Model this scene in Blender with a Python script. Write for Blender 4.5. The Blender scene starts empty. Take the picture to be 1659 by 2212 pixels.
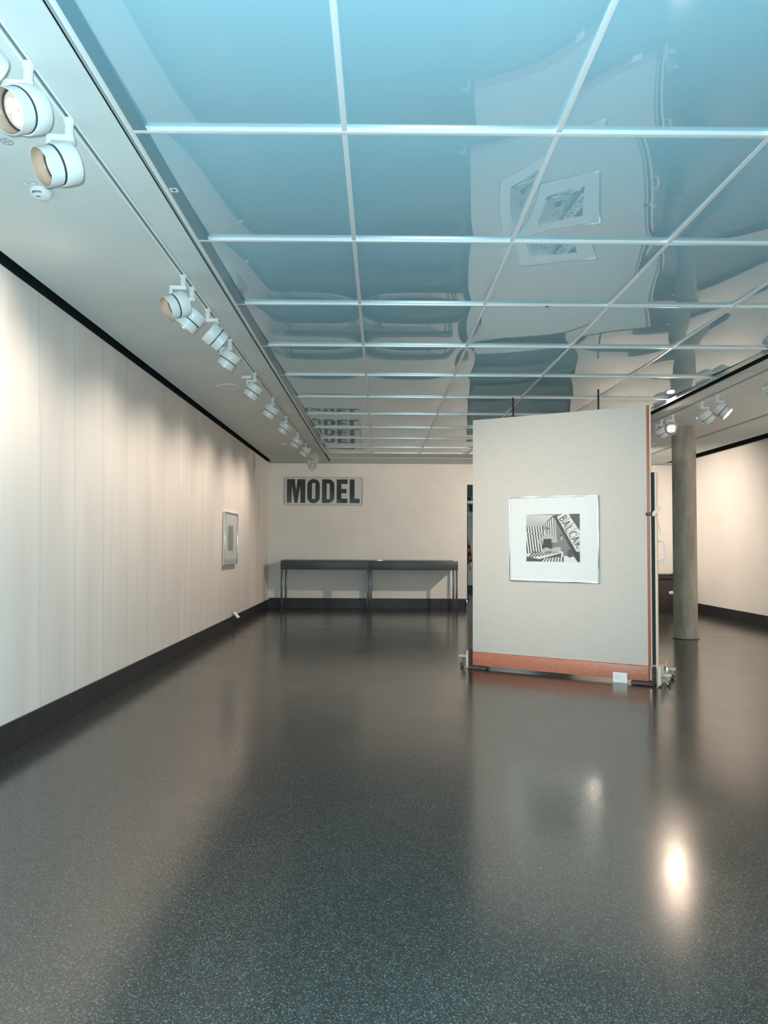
import bpy, bmesh, math, random
from mathutils import Vector, Matrix
random.seed(7)
S = bpy.context.scene
COL = S.collection
PI = math.pi

# ------------------------------------------------------------------ materials
def mat(name, color=(.8, .8, .8), rough=.6, metal=0., spec=.5, ior=1.5):
    m = bpy.data.materials.new(name); m.use_nodes = True
    b = m.node_tree.nodes['Principled BSDF']
    b.inputs['Base Color'].default_value = (*color, 1)
    b.inputs['Roughness'].default_value = rough
    b.inputs['Metallic'].default_value = metal
    b.inputs['Specular IOR Level'].default_value = spec
    b.inputs['IOR'].default_value = ior
    return m
class NT:
    def __init__(s, m): s.m = m; s.t = m.node_tree; s.b = s.t.nodes['Principled BSDF']
    def n(s, typ, **kw):
        x = s.t.nodes.new(typ)
        for k, v in kw.items(): setattr(x, k, v)
        return x
    def l(s, a, b): s.t.links.new(a, b)
    def math(s, op, a, b=None, c=None):
        x = s.n('ShaderNodeMath', operation=op)
        for i, v in enumerate((a, b, c)):
            if v is None: continue
            if isinstance(v, (int, float)): x.inputs[i].default_value = v
            else: s.l(v, x.inputs[i])
        return x.outputs[0]
    def noise(s, vec, scale, detail=2, rough=.5):
        x = s.n('ShaderNodeTexNoise'); x.inputs['Scale'].default_value = scale
        x.inputs['Detail'].default_value = detail; x.inputs['Roughness'].default_value = rough
        s.l(vec, x.inputs['Vector']); return x.outputs['Fac']
    def coord(s, which='Object'): return s.n('ShaderNodeTexCoord').outputs[which]
    def pos(s): return s.n('ShaderNodeNewGeometry').outputs['Position']
    def ramp(s, fac, stops):
        x = s.n('ShaderNodeValToRGB'); e = x.color_ramp.elements
        while len(e) < len(stops): e.new(.5)
        for i, (p, c) in enumerate(stops): e[i].position = p; e[i].color = (*c, 1)
        s.l(fac, x.inputs['Fac']); return x.outputs['Color']
    def mix(s, fac, a, b):
        x = s.n('ShaderNodeMix', data_type='RGBA')
        if isinstance(fac, (int, float)): x.inputs['Factor'].default_value = fac
        else: s.l(fac, x.inputs['Factor'])
        for v, k in ((a, 'A'), (b, 'B')):
            i = [q for q in x.inputs if q.name == k and q.type == 'RGBA'][0]
            if isinstance(v, tuple): i.default_value = (*v, 1)
            else: s.l(v, i)
        return [q for q in x.outputs if q.type == 'RGBA'][0]
    def bump(s, h, strength=.2, dist=.01):
        x = s.n('ShaderNodeBump'); x.inputs['Strength'].default_value = strength
        x.inputs['Distance'].default_value = dist; s.l(h, x.inputs['Height'])
        s.l(x.outputs['Normal'], s.b.inputs['Normal'])
    def base(s, c): s.l(c, s.b.inputs['Base Color'])
    def rough(s, c): s.l(c, s.b.inputs['Roughness'])
    def emit(s, c, k):
        s.b.inputs['Emission Color'].default_value = (*c, 1); s.b.inputs['Emission Strength'].default_value = k

M = {}
# polished dark terrazzo with pale chips
m = M['floor'] = mat('terrazzo', (.03, .035, .036), .2, 0, .5, 2.15); t = NT(m)
p = t.pos()
wob = t.noise(p, 420, 2)
def chips(scale, size, keep):
    v = t.n('ShaderNodeTexVoronoi'); v.inputs['Scale'].default_value = scale; t.l(p, v.inputs['Vector'])
    near = t.math('LESS_THAN', t.math('ADD', v.outputs['Distance'], t.math('MULTIPLY_ADD', wob, .7, -.35)), size)
    sep = t.n('ShaderNodeSeparateColor'); t.l(v.outputs['Color'], sep.inputs['Color'])
    k = t.math('GREATER_THAN', sep.outputs['Red'], keep)
    return t.math('MULTIPLY', near, k), sep.outputs['Green']
a, ga = chips(235, .45, .50); b, gb = chips(150, .40, .68); c_, gc = chips(400, .48, .45)
base = t.ramp(t.noise(p, 1.3, 3), [(.3, (.020, .0185, .0175)), (.7, (.028, .026, .024))])
cc = t.mix(t.math('MULTIPLY', c_, .45), base, (.07, .082, .082))
cc = t.mix(t.math('MULTIPLY', a, t.math('MULTIPLY_ADD', ga, .6, .1)), cc, (.15, .175, .17))
cc = t.mix(t.math('MULTIPLY', b, t.math('MULTIPLY_ADD', gb, .6, .1)), cc, (.21, .24, .23))
t.base(cc)
t.rough(t.ramp(t.noise(p, 2.2, 4), [(.3, (.16,) * 3), (.7, (.21,) * 3)]))
t.bump(t.noise(p, 9, 3), .012, .02); t.b.inputs['Specular Tint'].default_value = (1, .92, .85, 1)

# left wall: fabric covered boards, thin leaning seams 0.56 m apart
m = M['wall_l'] = mat('wall_fabric', (.8, .78, .75), .85, 0, .2); t = NT(m)
p = t.pos(); sx = t.n('ShaderNodeSeparateXYZ'); t.l(p, sx.inputs[0])
yy = t.math('MULTIPLY_ADD', sx.outputs['Z'], .05, sx.outputs['Y'])
yy = t.math('MULTIPLY_ADD', t.noise(p, .8, 2), .06, yy)
fr = t.math('FRACT', t.math('MULTIPLY', t.math('ADD', yy, .30), 1 / .56))
d = t.math('ABSOLUTE', t.math('SUBTRACT', fr, .5))
seam = t.math('LESS_THAN', d, .011)
soft = t.n('ShaderNodeMapRange'); t.l(d, soft.inputs[0])
soft.inputs[1].default_value = 0; soft.inputs[2].default_value = .09; soft.inputs[3].default_value = 1; soft.inputs[4].default_value = 0
vs = t.n('ShaderNodeMapping'); vs.inputs['Scale'].default_value = (1, 1.6, .12); t.l(p, vs.inputs[0])
stre = t.noise(vs.outputs[0], 2.2, 4, .6)
colr = t.ramp(stre, [(.3, (.69, .65, .615)), (.7, (.765, .735, .705))])
colr = t.mix(t.math('MULTIPLY', soft.outputs[0], .10), colr, (.55, .49, .44))
colr = t.mix(t.math('MULTIPLY', seam, .30), colr, (.42, .38, .34))
t.base(colr)
wy = t.n('ShaderNodeMath', operation='SINE'); t.l(t.math('MULTIPLY', yy, 2 * PI / .56), wy.inputs[0])
h = t.math('ADD', t.math('MULTIPLY', wy.outputs[0], .5), t.math('MULTIPLY', t.noise(p, 180, 2), .04))
t.bump(h, .35, .02)

def plaster(key, c1, c2, rough=.85, spec=.25, sc=1.5, grain=220, bs=.05):
    m = M[key] = mat(key, c1, rough, 0, spec); t = NT(m); p = t.pos()
    t.base(t.ramp(t.noise(p, sc, 4, .6), [(.3, c1), (.7, c2)]))
    t.bump(t.noise(p, grain, 2), bs, .004); return m
plaster('wall', (.74, .71, .67), (.80, .77, .735))
plaster('wall_r', (.76, .72, .68), (.80, .765, .73))
plaster('ceil', (.575, .625, .625), (.615, .665, .665), grain=150)
plaster('border', (.70, .74, .74), (.74, .78, .78))
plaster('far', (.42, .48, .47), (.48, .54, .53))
M['gap'] = mat('shadow_gap_black', (.012, .015, .018), .8, 0, .2)
m = M['base'] = mat('baseboard_black', (.030, .028, .031), .45, 0, .35); t = NT(m)
t.base(t.ramp(t.noise(t.pos(), 6, 5), [(.3, (.024, .023, .026)), (.7, (.038, .035, .039))]))
M['trimgrey'] = mat('trim_grey', (.30, .34, .35), .6)
M['bar'] = mat('bar_white_aluminium', (.76, .79, .80), .32, .25)
m = M['film'] = mat('stretch_film_gloss', (.30, .50, .59), .002, 0, .5, 2.3)
M['edgerefl'] = mat('edge_reflection_dark', (.11, .24, .30), .12, 0, .5, 1.6)  # dark reflection at the film edges, put into a colour
M['white'] = mat('lamp_white', (.66, .69, .69), .38, 0, .45)
M['groove'] = mat('lamp_groove', (.03, .035, .04), .5)
m = M['beige'] = mat('snoot_inside', (.40, .32, .25), .35, .3)
m = M['lens_on'] = mat('lens_lit', (.22, .20, .18), .2); NT(m).emit((1, .86, .70), .55)
m = M['led_on'] = mat('led_lit', (.3, .28, .25), .2); NT(m).emit((1, .93, .82), 1.7)
M['lens_off'] = mat('lens_dark', (.25, .23, .2), .15)
M['sticker'] = mat('sticker_pale', (.72, .76, .76), .5)
M['ink'] = mat('ink', (.10, .16, .18), .6)
M['red'] = mat('red_sticker', (.55, .02, .05), .5)
M['track'] = mat('track_white', (.74, .76, .76), .45)
M['trackslot'] = mat('track_slot', (.16, .19, .20), .5)
m = M['concrete'] = mat('concrete', (.3, .29, .27), .65, 0, .35); t = NT(m); p = t.pos()
mp = t.n('ShaderNodeMapping'); mp.inputs['Scale'].default_value = (1, 1, .25); t.l(p, mp.inputs[0])
g1 = t.ramp(t.noise(mp.outputs[0], 7, 5, .65), [(.28, (.24, .215, .18)), (.5, (.36, .33, .285)), (.75, (.46, .43, .38))])
g2 = t.math('GREATER_THAN', t.noise(p, 70, 3), .66)
t.base(t.mix(t.math('MULTIPLY', g2, .35), g1, (.11, .105, .095)))
t.bump(t.noise(p, 60, 4), .25, .01)
m = M['board'] = mat('partition_fabric', (.66, .645, .62), .9, 0, .15); t = NT(m); p = t.coord()
mp = t.n('ShaderNodeMapping'); mp.inputs['Scale'].default_value = (2, 2, 9); t.l(p, mp.inputs[0])
t.base(t.ramp(t.noise(mp.outputs[0], 3, 5, .6), [(.3, (.60, .57, .535)), (.7, (.63, .60, .565))]))
t.bump(t.noise(p, 260, 2), .12, .004)
m = M['wood'] = mat('mahogany_orange', (.45, .15, .07), .42); t = NT(m); p = t.coord()
mp = t.n('ShaderNodeMapping'); mp.inputs['Scale'].default_value = (1.6, 1, 10); t.l(p, mp.inputs[0])
n1 = t.n('ShaderNodeTexNoise'); n1.inputs['Scale'].default_value = 2.2; n1.inputs['Detail'].default_value = 3; n1.inputs['Distortion'].default_value = 1.4; t.l(mp.outputs[0], n1.inputs['Vector'])
w = t.n('ShaderNodeMath', operation='SINE'); t.l(t.math('MULTIPLY', n1.outputs['Fac'], 70.), w.inputs[0])
mp2 = t.n('ShaderNodeMapping'); mp2.inputs['Scale'].default_value = (14, 14, 160); t.l(p, mp2.inputs[0])
g = t.math('ADD', t.math('MULTIPLY_ADD', w.outputs[0], .16, .5), t.math('MULTIPLY_ADD', t.noise(mp2.outputs[0], 1., 3), .7, -.35))
t.base(t.ramp(g, [(.2, (.40, .125, .075)), (.5, (.52, .19, .12)), (.85, (.60, .25, .165))]))
m = M['trimwood'] = mat('mahogany_edge', (.40, .12, .055), .45)
M['cream'] = mat('birch_ply', (.72, .62, .50), .55)
m = M['felt'] = mat('felt_dark', (.035, .042, .05), .95, 0, .1); t = NT(m); t.bump(t.noise(t.coord(), 300, 3), .6, .006)
m = M['carpet'] = mat('carpet_brown', (.17, .14, .125), 1, 0, .05); t = NT(m); p = t.coord()
t.base(t.ramp(t.noise(p, 160, 3), [(.35, (.09, .075, .07)), (.65, (.27, .225, .205))])); t.bump(t.noise(p, 200, 3), 1, .01)
M['steel'] = mat('zinc_steel', (.62, .67, .68), .3, .85)
M['chrome'] = mat('frame_silver', (.78, .82, .84), .16, .95)
M['rubber'] = mat('rubber', (.02, .02, .022), .5)
M['castergrey'] = mat('caster_hub', (.55, .62, .64), .35, .3)
M['blackmetal'] = mat('black_metal', (.018, .02, .021), .35, .4)
m = M['table'] = mat('table_anthracite', (.052, .062, .067), .42, 0, .5); t = NT(m)
t.base(t.ramp(t.noise(t.coord(), 40, 4), [(.3, (.044, .054, .058)), (.7, (.060, .071, .076))]))
M['tableleg'] = mat('table_leg', (.10, .105, .11), .3, .75)
def glass(key, tint=(1, 1, 1)):
    m = bpy.data.materials.new(key); m.use_nodes = True; nt = m.node_tree; nt.nodes.clear()
    o = nt.nodes.new('ShaderNodeOutputMaterial'); mx = nt.nodes.new('ShaderNodeMixShader')
    tr = nt.nodes.new('ShaderNodeBsdfTransparent'); gl = nt.nodes.new('ShaderNodeBsdfGlossy'); fr = nt.nodes.new('ShaderNodeFresnel')
    tr.inputs[0].default_value = (*tint, 1); gl.inputs['Roughness'].default_value = .05; fr.inputs['IOR'].default_value = 1.45
    ge = nt.nodes.new('ShaderNodeNewGeometry'); ma = nt.nodes.new('ShaderNodeMath'); ma.operation = 'MULTIPLY_ADD'
    ma.inputs[1].default_value = 1 / 1.45 - 1.45; ma.inputs[2].default_value = 1.45      # same reflectance from both sides of a thin pane
    nt.links.new(ge.outputs['Backfacing'], ma.inputs[0]); nt.links.new(ma.outputs[0], fr.inputs['IOR'])
    nt.links.new(fr.outputs[0], mx.inputs[0]); nt.links.new(tr.outputs[0], mx.inputs[1]); nt.links.new(gl.outputs[0], mx.inputs[2])
    nt.links.new(mx.outputs[0], o.inputs[0]); M[key] = m
glass('glass'); glass('glass_edge', (.62, .80, .77))
M['matte'] = mat('passepartout', (.80, .82, .83), .85, 0, .2)
M['signboard'] = mat('sign_paper', (.62, .66, .62), .7)
M['ink_black'] = mat('letter_black', (.018, .02, .021), .55)
M['pw'] = mat('print_white', (.72, .73, .71), .6)
M['pk'] = mat('print_black', (.014, .012, .011), .6)
M['pg'] = mat('print_grey', (.17, .17, .165), .6)
M['pg2'] = mat('print_dark_grey', (.05, .048, .045), .6)
M['pl'] = mat('print_light_grey', (.46, .46, .44), .6)
m = M['photo2'] = mat('print_soft_grey', (.3, .29, .27), .6); t = NT(m)
t.base(t.ramp(t.noise(t.coord(), 14, 5, .7), [(.35, (.17, .165, .155)), (.5, (.28, .27, .25)), (.65, (.42, .40, .37))]))
m = M['case'] = mat('flight_case', (.035, .028, .030), .5); t = NT(m); t.bump(t.noise(t.coord(), 240, 2), .2, .004)
m = M['plastic'] = mat('clear_bag', (.78, .76, .72), .25, 0, .5); t = NT(m)
t.b.inputs['Transmission Weight'].default_value = .45; t.b.inputs['Alpha'].default_value = .75
# plaid cloth
m = M['plaid'] = mat('plaid_cloth', (.3, .08, .06), .9, 0, .1); t = NT(m); p = t.coord(); s = t.n('ShaderNodeSeparateXYZ'); t.l(p, s.inputs[0])
fz = t.math('LESS_THAN', t.math('FRACT', t.math('MULTIPLY', s.outputs['Z'], 5.6)), .5)
fx = t.math('LESS_THAN', t.math('FRACT', t.math('MULTIPLY', t.math('ADD', s.outputs['X'], s.outputs['Y']), 5.6)), .5)
c1 = t.mix(fz, (.34, .10, .085), (.05, .025, .022)); t.base(t.mix(fx, c1, t.mix(.55, c1, (.05, .02, .02))))
M['skin'] = mat('skin', (.55, .33, .25), .6); M['trouser'] = mat('trousers_black', (.012, .012, .015), .8)
M['hair'] = mat('hair_brown', (.05, .03, .02), .6); M['shoe'] = mat('shoe_black', (.015, .015, .015), .4)

# ------------------------------------------------------------------ mesh helpers
def box(bm, lo, hi, mi=0, bev=0.):
    lo, hi = Vector(lo), Vector(hi)
    r = bmesh.ops.create_cube(bm, size=1); vs = r['verts']
    for v in vs:
        v.co = Vector([(lo[i] + hi[i]) / 2 + v.co[i] * (hi[i] - lo[i]) for i in range(3)])
    fs = {f for v in vs for f in v.link_faces}
    for f in fs: f.material_index = mi
    if bev:
        es = {e for v in vs for e in v.link_edges}
        r = bmesh.ops.bevel(bm, geom=list(es), offset=bev, segments=2, affect='EDGES', profile=.5)
        for f in r['faces']: f.material_index = mi
    return vs
def lathe(bm, prof, seg=40, mi=0, mis=None, axis='Z', off=(0, 0, 0), smooth=True):
    rings = []
    off = Vector(off)
    def pt(r, z, a):
        x, y = r * math.cos(a), r * math.sin(a)
        v = Vector((x, y, z)) if axis == 'Z' else (Vector((z, x, y)) if axis == 'X' else Vector((x, z, y)))
        return v + off
    for r, z in prof:
        if r < 1e-6: rings.append([bm.verts.new(pt(0, z, 0))])
        else: rings.append([bm.verts.new(pt(r, z, 2 * PI * k / seg)) for k in range(seg)])
    for i in range(len(rings) - 1):
        A, B = rings[i], rings[i + 1]; q = mi if mis is None else mis[i]
        for k in range(seg):
            k2 = (k + 1) % seg
            if len(A) == 1 and len(B) == 1: continue
            if len(A) == 1: f = bm.faces.new((A[0], B[k2], B[k]))
            elif len(B) == 1: f = bm.faces.new((A[k], A[k2], B[0]))
            else: f = bm.faces.new((A[k], A[k2], B[k2], B[k]))
            f.material_index = q; f.smooth = smooth
def tube(bm, pts, r, seg=12, mi=0):
    pts = [Vector(q) for q in pts]; rings = []
    for i, q in enumerate(pts):
        d = (pts[min(i + 1, len(pts) - 1)] - pts[max(i - 1, 0)]).normalized()
        a = d.cross(Vector((0, 0, 1)))
        if a.length < .05: a = d.cross(Vector((1, 0, 0)))
        a.normalize(); b = d.cross(a)
        if rings and False: pass
        rings.append([bm.verts.new(q + r * (a * math.cos(2 * PI * k / seg) + b * math.sin(2 * PI * k / seg))) for k in range(seg)])
    for i in range(len(rings) - 1):
        for k in range(seg):
            f = bm.faces.new((rings[i][k], rings[i][(k + 1) % seg], rings[i + 1][(k + 1) % seg], rings[i + 1][k])); f.smooth = True; f.material_index = mi
    for R_ in (rings[0][::-1], rings[-1]):
        f = bm.faces.new(R_); f.material_index = mi
def prism(bm, pts, z0, z1, mi=0, f=None):
    """2-D outline (counter-clockwise) pushed from z0 to z1; f maps (x, y, z) to the object's space"""
    f = f or (lambda x, y, z: Vector((x, y, z)))
    A = [bm.verts.new(f(x, y, z0)) for x, y in pts]; B = [bm.verts.new(f(x, y, z1)) for x, y in pts]
    n = len(pts); fs = [bm.faces.new(A[::-1]), bm.faces.new(B)]
    for k in range(n): fs.append(bm.faces.new((A[k], A[(k + 1) % n], B[(k + 1) % n], B[k])))
    for q in fs: q.material_index = mi
def mesh(bm, name, mats, sharp=35):
    bmesh.ops.recalc_face_normals(bm, faces=bm.faces[:])
    me = bpy.data.meshes.new(name); bm.to_mesh(me); bm.free()
    for k in (mats if isinstance(mats, (list, tuple)) else [mats]): me.materials.append(M[k])
    if sharp:
        try: me.set_sharp_from_angle(angle=math.radians(sharp))
        except Exception: pass
    return me
def link(name, data, parent=None, mw=None):
    o = bpy.data.objects.new(name, data); COL.objects.link(o)
    if parent: o.parent = parent
    if mw is not None: o.matrix_local = mw
    return o
def obj(name, bm, mats, parent=None, sharp=35, mw=None): return link(name, mesh(bm, name, mats, sharp), parent, mw)
def tag(o, label, cat, group=None):
    o['label'] = label; o['category'] = cat
    if group: o['group'] = group
    return o
def thing(name, label, cat, loc=(0, 0, 0), rotz=0., group=None):
    o = bpy.data.objects.new(name, None); COL.objects.link(o); o.location = loc; o.rotation_euler = (0, 0, rotz)
    o.empty_display_size = .1
    return tag(o, label, cat, group)
def struct(name, bm, mats, parent=None, label=None, sharp=35):
    o = obj(name, bm, mats, parent, sharp); o['kind'] = 'structure'
    if label: o['label'] = label
    return o
def B(): return bmesh.new()

# ------------------------------------------------------------------ room numbers (metres)
XL, XR, YB, YF = -2.51, 6.78, 14.92, -3.0
ZC = 3.265                       # plaster ceiling
GX0, GDX, GY0, GDY = -.1744, .9635, 2.9457, 1.0751   # ceiling grid
GX = [-1.127] + [GX0 + i * GDX for i in range(4)] + [3.68]
GY = [GY0 + j * GDY for j in range(-5, 10)] + [13.40]

b = B(); box(b, (XL - .3, YF - .3, -.2), (XR + .6, 21.3, 0)); struct('floor', b, 'floor', label='dark polished terrazzo floor')
b = B(); box(b, (XL - .25, YF - .25, -.2), (XL, YB + .3, 3.235)); struct('wall_left', b, 'wall_l', label='pale fabric covered wall with upright seams')
DX0, DX1, DZ = 1.926, 4.3, 2.777
b = B()
box(b, (XL - .2, YB, -.2), (DX0, YB + .25, 3.3)); box(b, (DX1, YB, -.2), (XR + .3, YB + .25, 3.3)); box(b, (DX0, YB, DZ), (DX1, YB + .25, 3.3))
struct('wall_back', b, 'wall', label='pale end wall with doorway')
b = B(); box(b, (XR, YF - .25, -.2), (XR + .25, YB + .3, 3.325)); struct('wall_right', b, 'wall_r', label='bright pale wall lit by spotlights')
b = B(); box(b, (XL - .25, YF - .25, -.2), (XR + .25, YF, 3.6)); struct('wall_front', b, 'wall')
# black upper edges above the walls
b = B()
box(b, (XL - .25, YF, 3.236), (XL - .02, YB + .2, 3.6))
for y in (4.9, 6.9, 8.9, 10.9, 12.9): box(b, (XL - .022, y, 3.236), (XL - .010, y + .04, 3.6))
struct('trim_1', b, 'gap', label='black shadow gap along top of left wall')
b = B(); box(b, (XR + .005, YF, 3.326), (XR + .25, YB + .2, 3.75)); box(b, (6.2, YF, 3.70), (XR + .1, YB, 3.8)); box(b, (6.27, YF, 3.30), (6.29, YB, 3.70))  # shade inside the recess is put into the black colour
struct('trim_2', b, 'gap', label='dark cove along top of right wall')
b = B(); box(b, (XL, YB - .012, 3.238), (XR, YB - .001, 3.264)); struct('trim_3', b, 'trimgrey')
# baseboards
b = B(); box(b, (XL + .001, YF, .001), (XL + .016, YB - .02, .194)); box(b, (XL + .001, YF, .001), (XL + .022, YB - .02, .012))
struct('baseboard_left', b, 'base', label='black baseboard of left wall')
b = B(); box(b, (XL + .02, YB - .02, .001), (DX0 - .001, YB - .001, .225)); box(b, (DX1, YB - .02, .001), (XR - .02, YB - .001, .225))
struct('baseboard_back', b, 'base')
b = B(); box(b, (XR - .02, YF, .001), (XR - .001, YB - .02, .205)); box(b, (XR - .035, YF, .001), (XR - .001, YB - .02, .03)); struct('baseboard_right', b, 'base')
# doorway lining and the room beyond
b = B(); box(b, (DX0 + .0005, YB - .004, .001), (DX0 + .014, YB + .254, DZ)); box(b, (DX1 - .014, YB - .004, .001), (DX1 - .0005, YB + .254, DZ)); box(b, (DX0, YB - .004, DZ - .014), (DX1, YB + .254, DZ - .0005))
struct('door_1', b, 'blackmetal', label='black lined doorway behind the partition')
b = B(); box(b, (.2, 20.5, 0), (6.6, 20.75, 3.4)); box(b, (.0, YB + .25, 0), (.2, 20.75, 3.4)); box(b, (6.4, YB + .25, 0), (6.6, 20.5, 3.4)); struct('wall_beyond', b, 'far')
b = B(); box(b, (.2, YB + .25, 3.0), (6.6, 20.75, 3.2)); struct('ceiling_beyond', b, 'far')
b = B(); box(b, (.2, 20.47, .001), (6.4, 20.499, .2)); struct('baseboard_beyond', b, 'base')

# ------------------------------------------------------------------ ceiling
b = B()
SE = -1.172                                             # edge of the left soffit
box(b, (XL + .075, YF, ZC), (SE, YB - .06, ZC + .12))
box(b, (3.76, YF, ZC), (6.285, YB, ZC + .12))
box(b, (-1.345, YF, ZC - .006), (SE, YB - .06, ZC + .01))       # raised plaster strip beside the track
CE = struct('ceiling', b, 'ceil', label='white plaster ceiling around a glossy gridded field')
b = B(); box(b, (3.76, YF, ZC - .03), (3.86, YB, ZC + .002), bev=.004); struct('ceiling_edge', b, 'ceil', CE)
b = B(); box(b, (-1.127, 13.40, ZC), (3.70, YB, ZC + .1)); box(b, (-1.127, 14.1, ZC - .006), (3.70, 14.13, ZC + .01)); struct('ceiling_border', b, 'border', CE)
b = B()
for x in (5.385,): box(b, (x, YF, ZC - .003), (x + .012, YB, ZC + .01)); box(b, (x + .05, YF, ZC - .002), (x + .056, YB, ZC + .01))
box(b, (XL + .2, YF + .1, ZC + .3), (XR - .3, YB - .01, ZC + .34))
box(b, (SE - .02, YF, ZC + .05), (-1.15, YB - .06, ZC + .3)); box(b, (-1.152, YF, ZC + .03), (-1.148, YB - .06, ZC + .3)); box(b, (3.66, YF, ZC + .06), (3.78, YB, ZC + .3))
box(b, (3.750, YF, ZC - .024), (3.7592, YB, ZC + .08))
struct('shadow_gap', b, 'gap', CE)
b = B(); box(b, (-1.1225, YF, ZC - .0068), (-1.060, 13.39, ZC - .0050)); box(b, (3.613, YF, ZC - .0068), (3.6755, 13.39, ZC - .0050)); struct('edge_reflection_strip', b, 'edgerefl', CE)  # added strips that paint the dark reflection along both film edges
b = B(); bw = .0125
for i, x in enumerate(GX):
    if i == 0: box(b, (x - .022, YF, ZC - .007), (x + .004, 13.4, ZC + .03), bev=.002)
    elif i == 5: box(b, (x - .004, YF, ZC - .007), (x + .022, 13.4, ZC + .05), bev=.002)
    else: box(b, (x - bw, YF, ZC - .005), (x + bw, 13.4, ZC + .03), bev=.002)
for y in GY: box(b, (GX[0], y - bw, ZC - .0075), (GX[5], y + bw, ZC + .03), bev=.003)
struct('grid_frame', b, 'bar', CE, sharp=30)
# glossy stretched film, one slightly sagging pillow per bay
SAG = .009
pil = {}
def pillow(wx, wy):
    k = (round(wx, 3), round(wy, 3))
    if k in pil: return pil[k]
    b = B(); n = 28; g = []
    for i in range(n + 1):
        r = []
        for j in range(n + 1):
            tx, ty = -1 + 2 * i / n, -1 + 2 * j / n
            z = -SAG * (1 - tx ** 4) * (1 - ty ** 2) - .4 * SAG * (1 - tx ** 2) * (1 - ty ** 4) + .0145 * ty * wy / 2     # each bay also leans a little
            r.append(b.verts.new((tx * wx / 2, ty * wy / 2, z)))
        g.append(r)
    for i in range(n):
        for j in range(n):
            f = b.faces.new((g[i][j], g[i][j + 1], g[i + 1][j + 1], g[i + 1][j])); f.smooth = True
    for f in b.faces: f.normal_update()
    me = bpy.data.meshes.new('glossy_panel'); b.to_mesh(me); b.free(); me.materials.append(M['film'])
    pil[k] = me; return me
for i in range(5):
    for j in range(len(GY) - 1):
        wx, wy = GX[i + 1] - GX[i], GY[j + 1] - GY[j]
        o = link('glossy_panel', pillow(wx, wy), CE, Matrix.Translation(((GX[i] + GX[i + 1]) / 2, (GY[j] + GY[j + 1]) / 2, ZC + .004)))

# ------------------------------------------------------------------ lighting tracks
def track(x, y0, y1, label):
    t = thing('lighting_track', label, 'lighting track', (x, 0, ZC))
    b = B(); box(b, (-.021, y0, -.010), (-.009, y1, -.0003)); box(b, (.009, y0, -.010), (.021, y1, -.0003)); box(b, (-.022, y0, -.0012), (.022, y1, -.0002)); obj('channel', b, 'track', t)
    b = B(); box(b, (-.0088, y0, -.003), (.0088, y1, -.0014)); obj('slot', b, 'trackslot', t)
    b = B(); box(b, (-.0245, y0, -.004), (-.0212, y1, -.0003)); obj('edge_line', b, 'trackslot', t)
    return t
TXL, TXR = -1.375, 4.07
track(TXL, YF + .2, 12.85, 'long white ceiling track carrying the row of spotlights along the left wall')
track(TXR, YF + .2, 13.4, 'white ceiling track carrying spotlights near the concrete column')

# ------------------------------------------------------------------ spotlights
b = B(); lathe(b, [(0, -.0105), (.024, -.0105), (.024, -.024), (.019, -.028), (.019, -.036), (.015, -.038), (.015, -.042), (.019, -.044), (.019, -.088), (0, -.088)], 24)
ADAPT = mesh(b, 'adaptor', 'white')
b = B(); box(b, (-.026, -.019, -.112), (.088, .019, -.086), bev=.003); box(b, (.068, -.019, -.150), (.088, .019, -.100), bev=.003)
box(b, (-.010, -.0195, -.108), (.060, -.0190, -.091), 1)
box(b, (-.010, .0190, -.108), (.060, .0195, -.091), 1)
ARM = mesh(b, 'arm', ['white', 'sticker'])
RH, RF, Z0, Z1, Z2 = .0875, .0795, -.078, .0, .070
b = B(); lathe(b, [(0, Z0), (RH - .012, Z0), (RH - .003, Z0 + .003), (RH, Z0 + .011), (RH, Z1 - .003), (RH - .002, Z1), (RF + .002, Z1 + .0005), (RF - .004, Z1 - .004), (0, Z1 - .004)], 56); BODY = mesh(b, 'lamp_body', 'white', 40)
b = B(); lathe(b, [(RF - .001, Z1 + .001), (RF + .0022, Z1 + .001), (RF + .0022, Z1 + .009), (RF - .001, Z1 + .009)], 56); RING = mesh(b, 'groove_ring', 'groove')
b = B(); lathe(b, [(RF, Z1 + .009), (RF, Z2), (RF - .002, Z2), (RF - .0035, Z1 + .012), (RF - .012, Z1 + .010), (RF - .012, Z1 + .004)], 56, mis=[0, 0, 1, 2, 2]); SNOOT = mesh(b, 'snoot', ['white', 'beige', 'groove'], 40)
def lens_mesh(on):
    b = B(); r = RF - .0125
    lathe(b, [(0, Z1 + .009), (r, Z1 + .009), (r, Z1 + .004), (0, Z1 + .004)], 40)
    for a in range(4):
        x, y = .033 * math.cos(PI / 4 + a * PI / 2), .033 * math.sin(PI / 4 + a * PI / 2)
        lathe(b, [(0, Z1 + .018), (.012, Z1 + .0165), (.022, Z1 + .012), (.025, Z1 + .009)], 20, 1, off=(x, y, 0))
    return mesh(b, 'lens', ['lens_on', 'led_on'] if on else ['lens_off', 'lens_off'])
LENS_ON, LENS_OFF = lens_mesh(True), lens_mesh(False)
def spot(name, loc, aim, power, ang=55, blend=.6, col=(1, .84, .69), rad=.05):
    L = bpy.data.lights.new(name, 'SPOT'); L.energy = power; L.color = col; L.spot_size = math.radians(ang); L.spot_blend = blend; L.shadow_soft_size = rad
    o = bpy.data.objects.new(name, L); COL.objects.link(o); o.location = loc
    o.rotation_euler = Vector(aim).to_track_quat('-Z', 'Y').to_euler(); return o
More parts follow.
